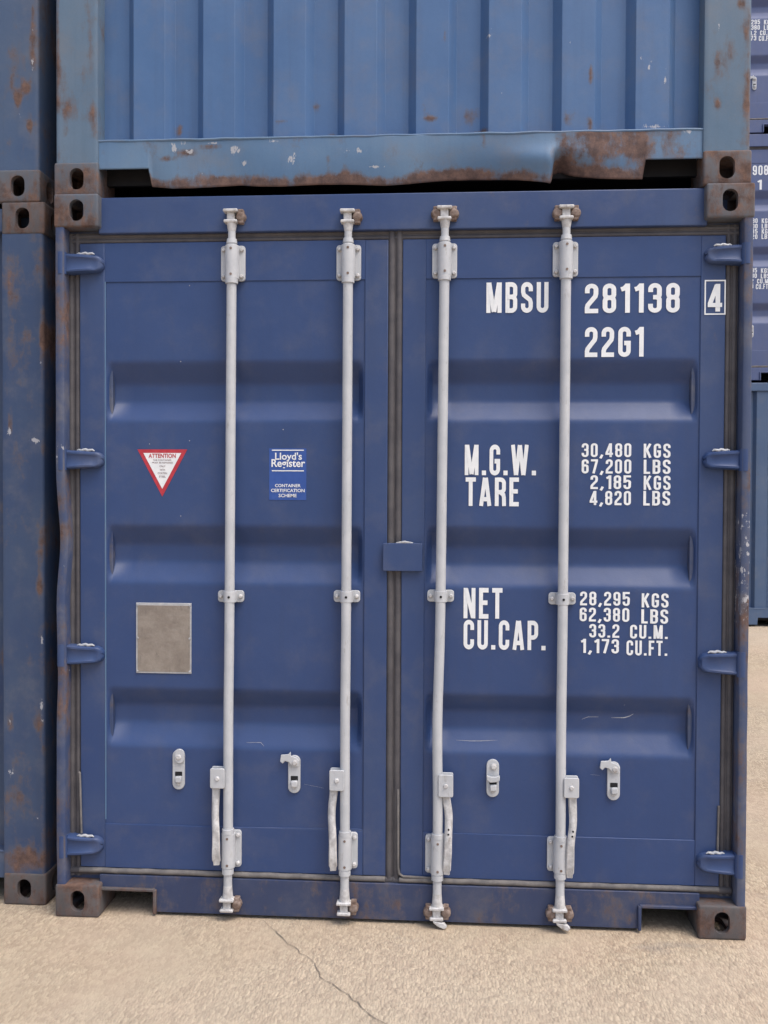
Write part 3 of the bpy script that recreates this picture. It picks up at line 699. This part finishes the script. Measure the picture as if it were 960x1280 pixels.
def weights(root):
    for s, *b in (('30,480', 727, 553.5, 789, 572), ('KGS', 804.5, 554, 838, 573), ('67,200', 727, 573.5, 789, 592.5), ('LBS', 804.5, 574, 838, 593), ('2,185', 738, 593.5, 788.5, 612), ('KGS', 804.5, 594, 838, 613), ('4,820', 737, 613, 788.5, 632), ('LBS', 804, 613, 837.5, 632.5),
                  ('28,295', 725, 739, 787, 757.5), ('KGS', 802, 741, 835.5, 760), ('62,380', 724.5, 759, 786.5, 777.5), ('LBS', 801.5, 761, 835, 780), ('33.2', 736.5, 779.5, 774, 797.5), ('CU.M.', 787.5, 780.5, 834.5, 799), ('1,173', 726, 798, 773.5, 817), ('CU.FT.', 783, 800, 834, 820)):
        u0_, v0_, u1_, v1_ = b; letter(root, s, u0_, v0_+.7, u1_, v1_-.7)

main = make_door_container('shipping_container')
tag(main, 'navy container on the ground with red triangle sticker and four pale bars on its doors', 'container')

# far stack copies are taken before the markings of the near doors are added
far_y = 7.0; far_x = X(996, 400, far_y)-HW
weights(main)
far2 = copy_tree(main); far3 = copy_tree(main)
letter(main, 'MBSU', 608, 353, 685.5, 391); letter(main, '281138', 731, 354.5, 849.5, 391); letter(main, '22G1', 731, 409, 804.5, 446)
YB = .050
letter(main, '4', 884.5, 355, 902.5, 389.5, YB)
bx0, bx1, bz1, bz0 = X(880.5, 371, YB), X(907, 371, YB), Z(894, 350, YB), Z(894, 393.5, YB)
t = .0045; k = MB()
for x0, x1, z0, z1 in ((bx0, bx1, bz1-t, bz1), (bx0, bx1, bz0, bz0+t), (bx0, bx0+t, bz0+t, bz1-t), (bx1-t, bx1, bz0+t, bz1-t)):
    k.add([(x0, YB-.0018, z0), (x1, YB-.0018, z0), (x1, YB-.0018, z1), (x0, YB-.0018, z1)], [(0, 1, 2, 3)])
k.build('check_digit_box', 'white', main, smooth=0)
letter(main, 'M.G.W.', 581, 556, 670, 594); letter(main, 'TARE', 582, 597, 648.5, 632.5)
letter(main, 'NET', 579.5, 735, 628, 773); letter(main, 'CU.CAP.', 579.5, 775.5, 682, 812)

# warning triangle, certification label, data plate
tri = lambda s_, off: [(X(203, 580, LY)+dx*s_, Z(203, 580.5, LY)+dz*s_) for dx, dz in ((-.0915, .054), (.0915, .054), (0, -.116))]
def flat(poly, off): return MB().add([(x, LY-off, z) for x, z in poly], [tuple(range(len(poly)))])
st = flat(tri(1, 0), .0012).build('warning_sticker', 'red', main, smooth=0)
flat(tri(.76, 0), .0020).build('sticker_field', 'white', st, smooth=0)
for s_, u0_, u1_, v0_, v1_ in (('ATTENTION', 186, 220, 567, 572.5), ('THE CONTAINER', 191.5, 214.5, 574.2, 576), ('MUST BE REPAIRED', 190.5, 216.5, 577.4, 579.4), ('ONLY', 199.5, 207, 581.7, 584), ('WITH', 200, 206.5, 586.2, 588.4), ('CORTEN', 197.5, 209, 590.4, 592.8), ('STEEL', 199, 207.5, 594.6, 597)):
    big = s_ == 'ATTENTION'
    font_text(st, s_, X(u0_, 575, LY), X(u1_, 575, LY), Z(203, v1_, LY), Z(203, v0_, LY), LY-.0028, 'red' if big else 'black', .022 if big else .0)
lx0, lx1, lz1, lz0 = X(336.5, 592, LY), X(383, 592, LY), Z(360, 560.5, LY), Z(360, 625, LY)
lb = MB().add([(lx0, LY-.0012, lz0), (lx1, LY-.0012, lz0), (lx1, LY-.0012, lz1), (lx0, LY-.0012, lz1)], [(0, 1, 2, 3)]).build('certification_label', 'label_blue', main, smooth=0)
for v in (562.8, 588.5):
    z = Z(360, v, LY); MB().add([(X(340, v, LY), LY-.0022, z-.0018), (X(380, v, LY), LY-.0022, z-.0018), (X(380, v, LY), LY-.0022, z+.0018), (X(340, v, LY), LY-.0022, z+.0018)], [(0, 1, 2, 3)]).build('rule_line', 'white', lb, smooth=0)
for s_, u0_, u1_, v0_, v1_ in (("Lloyd's", 344, 377.5, 565.5, 577.5), ('Register', 339.5, 381.5, 574, 586.8), ('CONTAINER', 344, 376, 605, 609), ('CERTIFICATION', 339, 381, 611, 615.2), ('SCHEME', 348.5, 371, 617.3, 621.5)):
    font_text(lb, s_, X(u0_, 575, LY), X(u1_, 575, LY), Z(360, v1_, LY), Z(360, v0_, LY), LY-.0024, 'white', .018)
px0, px1, pz1, pz0 = X(170.5, 797, LY), X(239.5, 797, LY), Z(205, 753.5, LY), Z(205, 841.5, LY)
dp = MB().box(px0, px1, LY-.004, LY+.001, pz0, pz1).build('data_plate', 'plate_rim', main, bevel=.001)
k = MB(); nx, nz = 12, 14
MB().box(px0+.006, px1-.005, LY-.0054, LY-.0035, pz0+.006, pz1-.009).build('plate_face', 'plate', dp, bevel=.0008)
for fx_, fz_ in ((.03, .97), (.97, .97), (.03, .5), (.97, .5), (.03, .03), (.97, .03)):
    xx_, zz_ = px0+(px1-px0)*fx_, pz0+(pz1-pz0)*fz_
    MB().tube([(xx_, LY-.0085, zz_), (xx_, LY-.003, zz_)], [.003, .005], 8).build('rivet', 'steel', dp)
# small scrapes on the doors
scratch(main, [(727, 899), (735, 896), (748, 896)], 1.0, LY+.030); scratch(main, [(764, 897), (780, 897), (787, 895), (792, 892)], 1.0, LY+.030); scratch(main, [(780, 882), (782, 879)], 1.4, LY+.02)
scratch(main, [(308, 928), (326, 928), (334, 937)], 1.0, LY+.006); scratch(main, [(570, 925), (588, 926), (600, 926), (622, 925)], 1.1, LY+.015)
scratch(main, [(738, 968), (749, 969)], 1.0, LY); scratch(main, [(380, 980), (405, 985)], .9, LY)
for u, v in ((226, 452), (237, 357), (187, 555), (237, 551), (226, 645), (354, 537)): sliver(main, [(u-.7, v), (u, v-.8), (u+.8, v), (u, v+.7)], LY, 'steel')
# weld seams along panel joints
for u0_, u1_, v0_, v1_ in ((132, 455, 1032, 1037), (531, 868, 1043, 1051)):
    mb = MB(); n = 60; pts = []
    for i in range(n+1):
        t = i/n; x, z = P(u0_+(u1_-u0_)*t, v0_+(v1_-v0_)*t, LY); pts.append((x, LY-.0005, z+.0012*noise.noise((i*.6, 0, 1))))
    mb.tube(pts, .0032, 6).build('weld_seam', 'frame', main)
mb = MB(); pts = [(X(131.5, UV, .05), .0525, Z(132, v, .05)) for v in range(352, 1032, 8)]
mb.tube([(x, y, z) for x, y, z in pts], .0026, 6).build('weld_seam', 'upper_rail', main)

# ------------------------------------------------------------------ containers showing a corrugated end
def rail_y(x, z): return 0
def spots(lst, Y, loc):
    out_ = []
    for u, v, ru, rv, k in lst:
        x0, z0 = P(u, v, Y); x1, _ = P(u+ru, v, Y); _, z1 = P(u, v+rv, Y)
        out_.append((x0-loc[0], z0-loc[2], abs(x1-x0)+.001, abs(z1-z0)+.001, k))
    def f(c):
        return sum(k*math.exp(-((c.x-x)/rx)**2-((c.z-z)/rz)**2) for x, z, rx, rz, k in out_ if abs(c.x-x) < 3*rx and abs(c.z-z) < 3*rz)
    return f
def make_end_container(name, loc, mats, dented=False, hot=(), pale=()):
    root = empty(name, loc); mw, mp, mr, mc = mats
    fh, fp = spots(hot, loc[1]+.01, loc), spots(pale, loc[1]+.01, loc)
    castings(root, mc, mc); hull(root, mw)
    oy = loc[1]; ox, oz = loc[0], loc[2]
    U = main_upper_px
    x = U
    postL, postR = x['pl'], x['pr']
    for sx, wd in ((-1, postL), (1, postR)):
        mb = MB(); rows = []
        n = 200 if hot else 40
        for i in range(n+1):
            z = CH-.004+(HT-2*CH+.008)*i/n; d = .0025*noise.noise((z*3, sx, ox))
            xo, xi = sx*(HW-.005), sx*(HW-wd)
            rows.append([(xo, .16, z), (xo, .014+d, z), (xo-sx*.003, .006+d, z), *[(xo-sx*.011+(xi+sx*.008-xo+sx*.011)*j/14, .003+d, z) for j in range(15)], (xi+sx*.002, .005+d, z), (xi, .012+d, z), (xi, .16, z)])
        mb.grid(rows).build('corner_post', mp, root, rust=lambda c: .25*noise.noise((c.z*4, c.x*9, 2))+.15*(abs(c.x) > HW-.02)+fh(c), chip=fp, smooth=50)
    pr = corr_profile(-HW+postL-.006, HW-postR+.006, x['c0'], x['per'], x['pw'], x['sw'], .040, .030)
    p2 = []
    for (a_, d_), (b_, e_) in zip(pr, pr[1:]):
        m2 = max(1, int((b_-a_)/.014)) if hot else 1
        p2 += [(a_+(b_-a_)*j/m2, d_+(e_-d_)*j/m2) for j in range(m2)]
    pr = p2+[pr[-1]]
    nz = 150 if hot else 24; zs = [x['rt']-.03+(2.50-x['rt']+.03)*i/nz for i in range(nz+1)]
    MB().grid([[(a, d, z) for a, d in pr] for z in zs]).build('end_wall', mw, root, solid=.003, smooth=0, bevel=.006, segs=3, rust=lambda c: .30*S_(c.z, .32, x['rt'])*(.5+noise.noise((c.x*6, 4, c.z*3)))+fh(c), chip=fp)
    MB().box(-HW+CW-.01, HW-CW+.01, .014, .09, 2.485, 2.572).build('top_rail', mr, root, bevel=.006)
    # bottom rail, cut away beside the castings; its lower edge is bent
    a0, a1, b0, b1 = x['n0'], x['n1'], x['n2'], x['n3']
    cols = 320; rows_t = 22; rows = [[] for _ in range(rows_t+1)]
    prof = x['prof'] if dented else [(-2, .02), (2, .02)]
    def bot(xq):
        for (xa, za), (xb, zb) in zip(prof, prof[1:]):
            if xa <= xq <= xb: return za+(zb-za)*(xq-xa)/max(1e-6, xb-xa)
        return .02
    for c in range(cols+1):
        xq = a0+(b1-a0)*c/cols
        zb = x['nt'] if (xq < a1 or xq > b0) else bot(xq)
        inn = 1 if not (xq < a1 or xq > b0) else 0
        for r in range(rows_t+1):
            f = r/rows_t; z = zb+(x['rt']-zb)*f
            y = .012
            if dented and inn:
                lowf = (1-f)**2
                raised = max(0, (zb-.025)/.05)
                y += lowf*(.010+.05*raised) + .010*noise.noise((xq*3.1, z*5, 1.5))*(1-f*.7) - .020*math.exp(-((xq-x['fold'])/.16)**2)*math.exp(-((f-.45)/.25)**2)
                y += .022*S_(xq, x['fold']-.02, x['fold']+.02)*math.exp(-(max(0, xq-x['fold'])/.10)**2)*(1-f)**1.5
            rows[r].append((xq, y, z))
    def rr(c):
        if not dented: return .15*(1-S_(c.z, .02, .10))
        v_ = .75*(1-S_(c.z-bot(c.x), .012, .050))
        v_ += .50*S_(c.x, x['fold']-.32, x['fold']+.10)*(1-S_(c.x, x['fold']+.38, x['fold']+.62))*(.30+noise.noise((c.x*3.3, c.z*6, 0))*1.1)
        v_ += .5*S_(c.x, x['fold']-.12, x['fold']+.08)*(1-S_(c.x, x['fold']+.26, x['fold']+.40))*S_(c.z, .085, .13)*.8
        v_ += .30*S_(c.x, b0-.05, b0+.01)+.15*math.exp(-((c.x-a1)/.03)**2)
        return v_+fh(c)
    g = MB().grid(rows)
    br = g.build('bottom_rail', mr, root, solid=.006, rust=rr, chip=fp, smooth=60)
    lp_ = MB().box(-HW+postL-.004, HW-postR+.004, .016, .075, x['rt']-.006, x['rt']+.001)
    lp_.tube([(-HW+postL-.002+(2*HW-postL-postR+.004)*i/110, .0135+.0015*noise.noise((i*.31, 1, ox)), x['rt']-.001+.0028*noise.noise((i*.23, ox, 3))) for i in range(111)], .0048, 8)
    lp_.build('rail_lip', mr, br)
    if True:
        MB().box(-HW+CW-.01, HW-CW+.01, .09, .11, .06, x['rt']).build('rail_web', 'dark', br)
    return root

UY, = (.020,)
ux = (X(68.3, 222, UY)+X(939, 204, UY))/2
uz = 2.590
UR = UY+.012
lo = lambda u, v, Y: P(u, v, Y)[0]-ux
pxs = [167, 254, 341.5, 430, 519, 609, 701, 794]
cx_ = [lo(u, 165, UY+.03) for u in pxs]
per = (cx_[-1]-cx_[0])/7
prof = [(lo(u, v, UR), Z(u, v, UR)-uz) for u, v in ((180, 231), (193, 232), (215, 234.5), (240, 234), (270, 232), (300, 229.5), (320, 231.5), (350, 232.5), (400, 229.5), (440, 229), (480, 231), (510, 229), (535, 225.5), (560, 222.5), (590, 221), (620, 221), (645, 222), (670, 225), (688, 228), (690.5, 227), (692, 212), (700, 207), (706, 208), (714, 213), (730, 217.5), (750, 221), (775, 222.5), (800, 222.5), (815, 222))]
main_upper_px = dict(pl=lo(122.5, 120, UY+.003)+HW, pr=HW-lo(879.5, 120, UY+.003), c0=cx_[0], per=per, pw=lo(470, 165, UY+.03)-lo(430, 165, UY+.03), sw=.028,
    rt=(Z(300, 172.5, UR)+Z(760, 163.5, UR))/2-uz, nt=(Z(160, 212, UR)+Z(840, 197.5, UR))/2-uz,
    n0=-HW+CW-.014, n1=lo(188, 225, UR), n2=lo(806.5, 210, UR), n3=HW-CW+.014, prof=prof, fold=lo(691, 215, UR))
HOT = [(85, 140, 11, 14, .5), (84, 166, 7, 8, .45), (92, 65, 4, 9, .45), (114, 60, 3, 28, .35), (116, 140, 4, 22, .45), (74, 60, 3, 40, .3), (73, 10, 3, 20, .3), (110, 20, 4, 15, .25),
    (896, 80, 5, 14, .6), (925, 6, 6, 7, .8), (933, 98, 5, 26, .6), (897, 131, 4, 7, .7), (910, 62, 8, 14, .3), (932, 132, 4, 20, .6), (932, 45, 4, 20, .5), (915, 150, 12, 12, .2),
    (392, 125, 5, 7, .85), (393, 138, 3, 8, .6), (350, 150, 9, 4, .7), (410, 163, 9, 5, .85), (540, 145, 9, 5, .9), (530, 130, 6, 13, .5), (585, 140, 12, 15, .5), (600, 161, 10, 5, .9), (740, 92, 2.6, 15, 1.0), (738, 155, 4, 11, 1.1),
    (712, 145, 8, 10, .5), (218, 153, 4, 7, .9), (175, 120, 4, 6, .5), (555, 40, 3, 12, .6), (612, 42, 4, 9, .6), (640, 12, 4, 14, .6), (523, 50, 2, 15, .4), (795, 25, 3, 14, .5), (832, 20, 3, 20, .5), (730, 70, 5, 20, .3), (780, 120, 8, 10, .3),
    (262, 182, 14, 3, .6), (235, 190, 14, 3.5, .7), (210, 198, 14, 4, .6), (410, 205, 3, 18, .5), (440, 216, 22, 9, .6), (330, 205, 4, 10, .4), (605, 172, 3, 14, .5), (270, 220, 30, 6, .4), (560, 215, 30, 7, .3), (655, 170, 20, 4, .3)]
PALE = [(553, 45, 3, 6, .8), (550, 51, 4, 2, .8), (640, 30, 2, 9, .7), (613, 40, 2.5, 8, .9), (830, 84, 1.6, 16, .9), (832, 98, 2.4, 7, .9), (808, 71, 9, 5, .6), (813, 80, 4, 4, .9), (817, 156.5, 18, 1.8, .9), (626, 116, 6, 4, .6), (713, 50, 2, 2, .8), (277, 64, 4, 5, .7), (372, 118, 1.5, 1.5, .9),
    (292, 187, 7, 7, .85), (217, 184, 3, 8, .85), (366, 199, 8, 10, .6), (440, 188, 26, 5, .55), (470, 207.5, 15, 1.6, .9), (228, 178, 4, 2, .8), (236, 189, 8, 2, .8), (268, 178, 8, 1.6, .8), (305, 203, 4, 3, .7), (898, 40, 2.5, 18, .6), (884, 62, 1.5, 8, .7), (860, 164, 10, 3, .7), (340, 176, 8, 2, .8), (735, 160, 10, 3, .5)]
upper = make_end_container('shipping_container', (ux, UY, uz), ('upper', 'upper_post', 'upper_rail', 'casting'), True, HOT, PALE)
tag(upper, 'faded light blue corrugated container with a dented rusty bottom rail, stacked on the lettered one', 'container')

# ------------------------------------------------------------------ left hand stack
LYY = .085
lx = X(56.5, 700, LYY)-HW
ll = make_end_container('shipping_container', (lx, LYY, 0), ('left', 'left', 'left', 'casting_low'), False,
    [(14, 530, 4, 14, .8), (50, 700, 3, 60, .4), (50, 735, 4, 14, .7), (55, 420, 3, 20, .8), (48, 330, 6, 30, .4), (20, 360, 6, 60, .2), (50, 905, 4, 16, .7), (14, 905, 4, 12, .6), (30, 1010, 20, 20, .4), (30, 1075, 25, 18, .6), (12, 370, 3, 60, .3), (36, 420, 8, 10, .3)],
    [(12, 540, 3, 9, 1.0), (45, 551, 6, 4, 1.1), (54, 800, 1.5, 12, .9), (53, 885, 2, 16, .9), (13, 903, 3, 7, .8), (14, 966, 4, 8, .8), (53, 452, 2, 4, .8), (46, 1020, 4, 2, .7)])
tag(ll, 'scuffed dark blue container on the ground, standing just beside the lettered doors', 'container')
lx2 = X(49.5, 150, LYY)-HW
lu = make_end_container('shipping_container', (lx2, LYY, 2.590), ('left_up', 'left_up', 'left_up', 'casting'), False,
    [(34, 110, 6, 9, .9), (23, 125, 4, 10, 1.0), (17, 105, 3, 12, .5), (41, 60, 3, 30, .7), (38, 160, 3, 12, .9), (20, 60, 12, 20, .2), (42, 15, 3, 12, .6)],
    [(27, 148, 2.5, 14, .8), (41, 40, 1.6, 22, .7), (41, 80, 2, 10, .7), (2, 68, 4, 2, .8), (18, 66, 2, 2, .8)])
tag(lu, 'blue container with rust streaked corner post, stacked on the scuffed dark blue one', 'container')

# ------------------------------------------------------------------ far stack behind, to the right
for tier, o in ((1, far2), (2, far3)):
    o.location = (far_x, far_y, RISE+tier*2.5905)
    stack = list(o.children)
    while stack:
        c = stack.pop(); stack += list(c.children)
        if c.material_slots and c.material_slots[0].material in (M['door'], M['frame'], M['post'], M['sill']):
            c.material_slots[0].link = 'OBJECT'; c.material_slots[0].material = M['far_door']  # painted haze: far copies swap their navy for the lightened colour
def far_letter(o, s, u0, v0, u1, v1):
    letter(o, s, u0, v0, u1, v1)
letter(far2, '9085', 731+118.5*2/6, 354.5, 849.5, 391); letter(far2, '1', 788, 409, 804.5, 446)
f1 = make_end_container('shipping_container', (far_x, far_y, RISE), ('far', 'far', 'far', 'far'))
tag(f1, 'corrugated blue container at the bottom of the far stack, resting on the ground', 'container')
tag(far2, 'blue lettered container in the far stack, between the bottom and topmost ones', 'container')
tag(far3, 'blue lettered container topmost in the far stack', 'container')
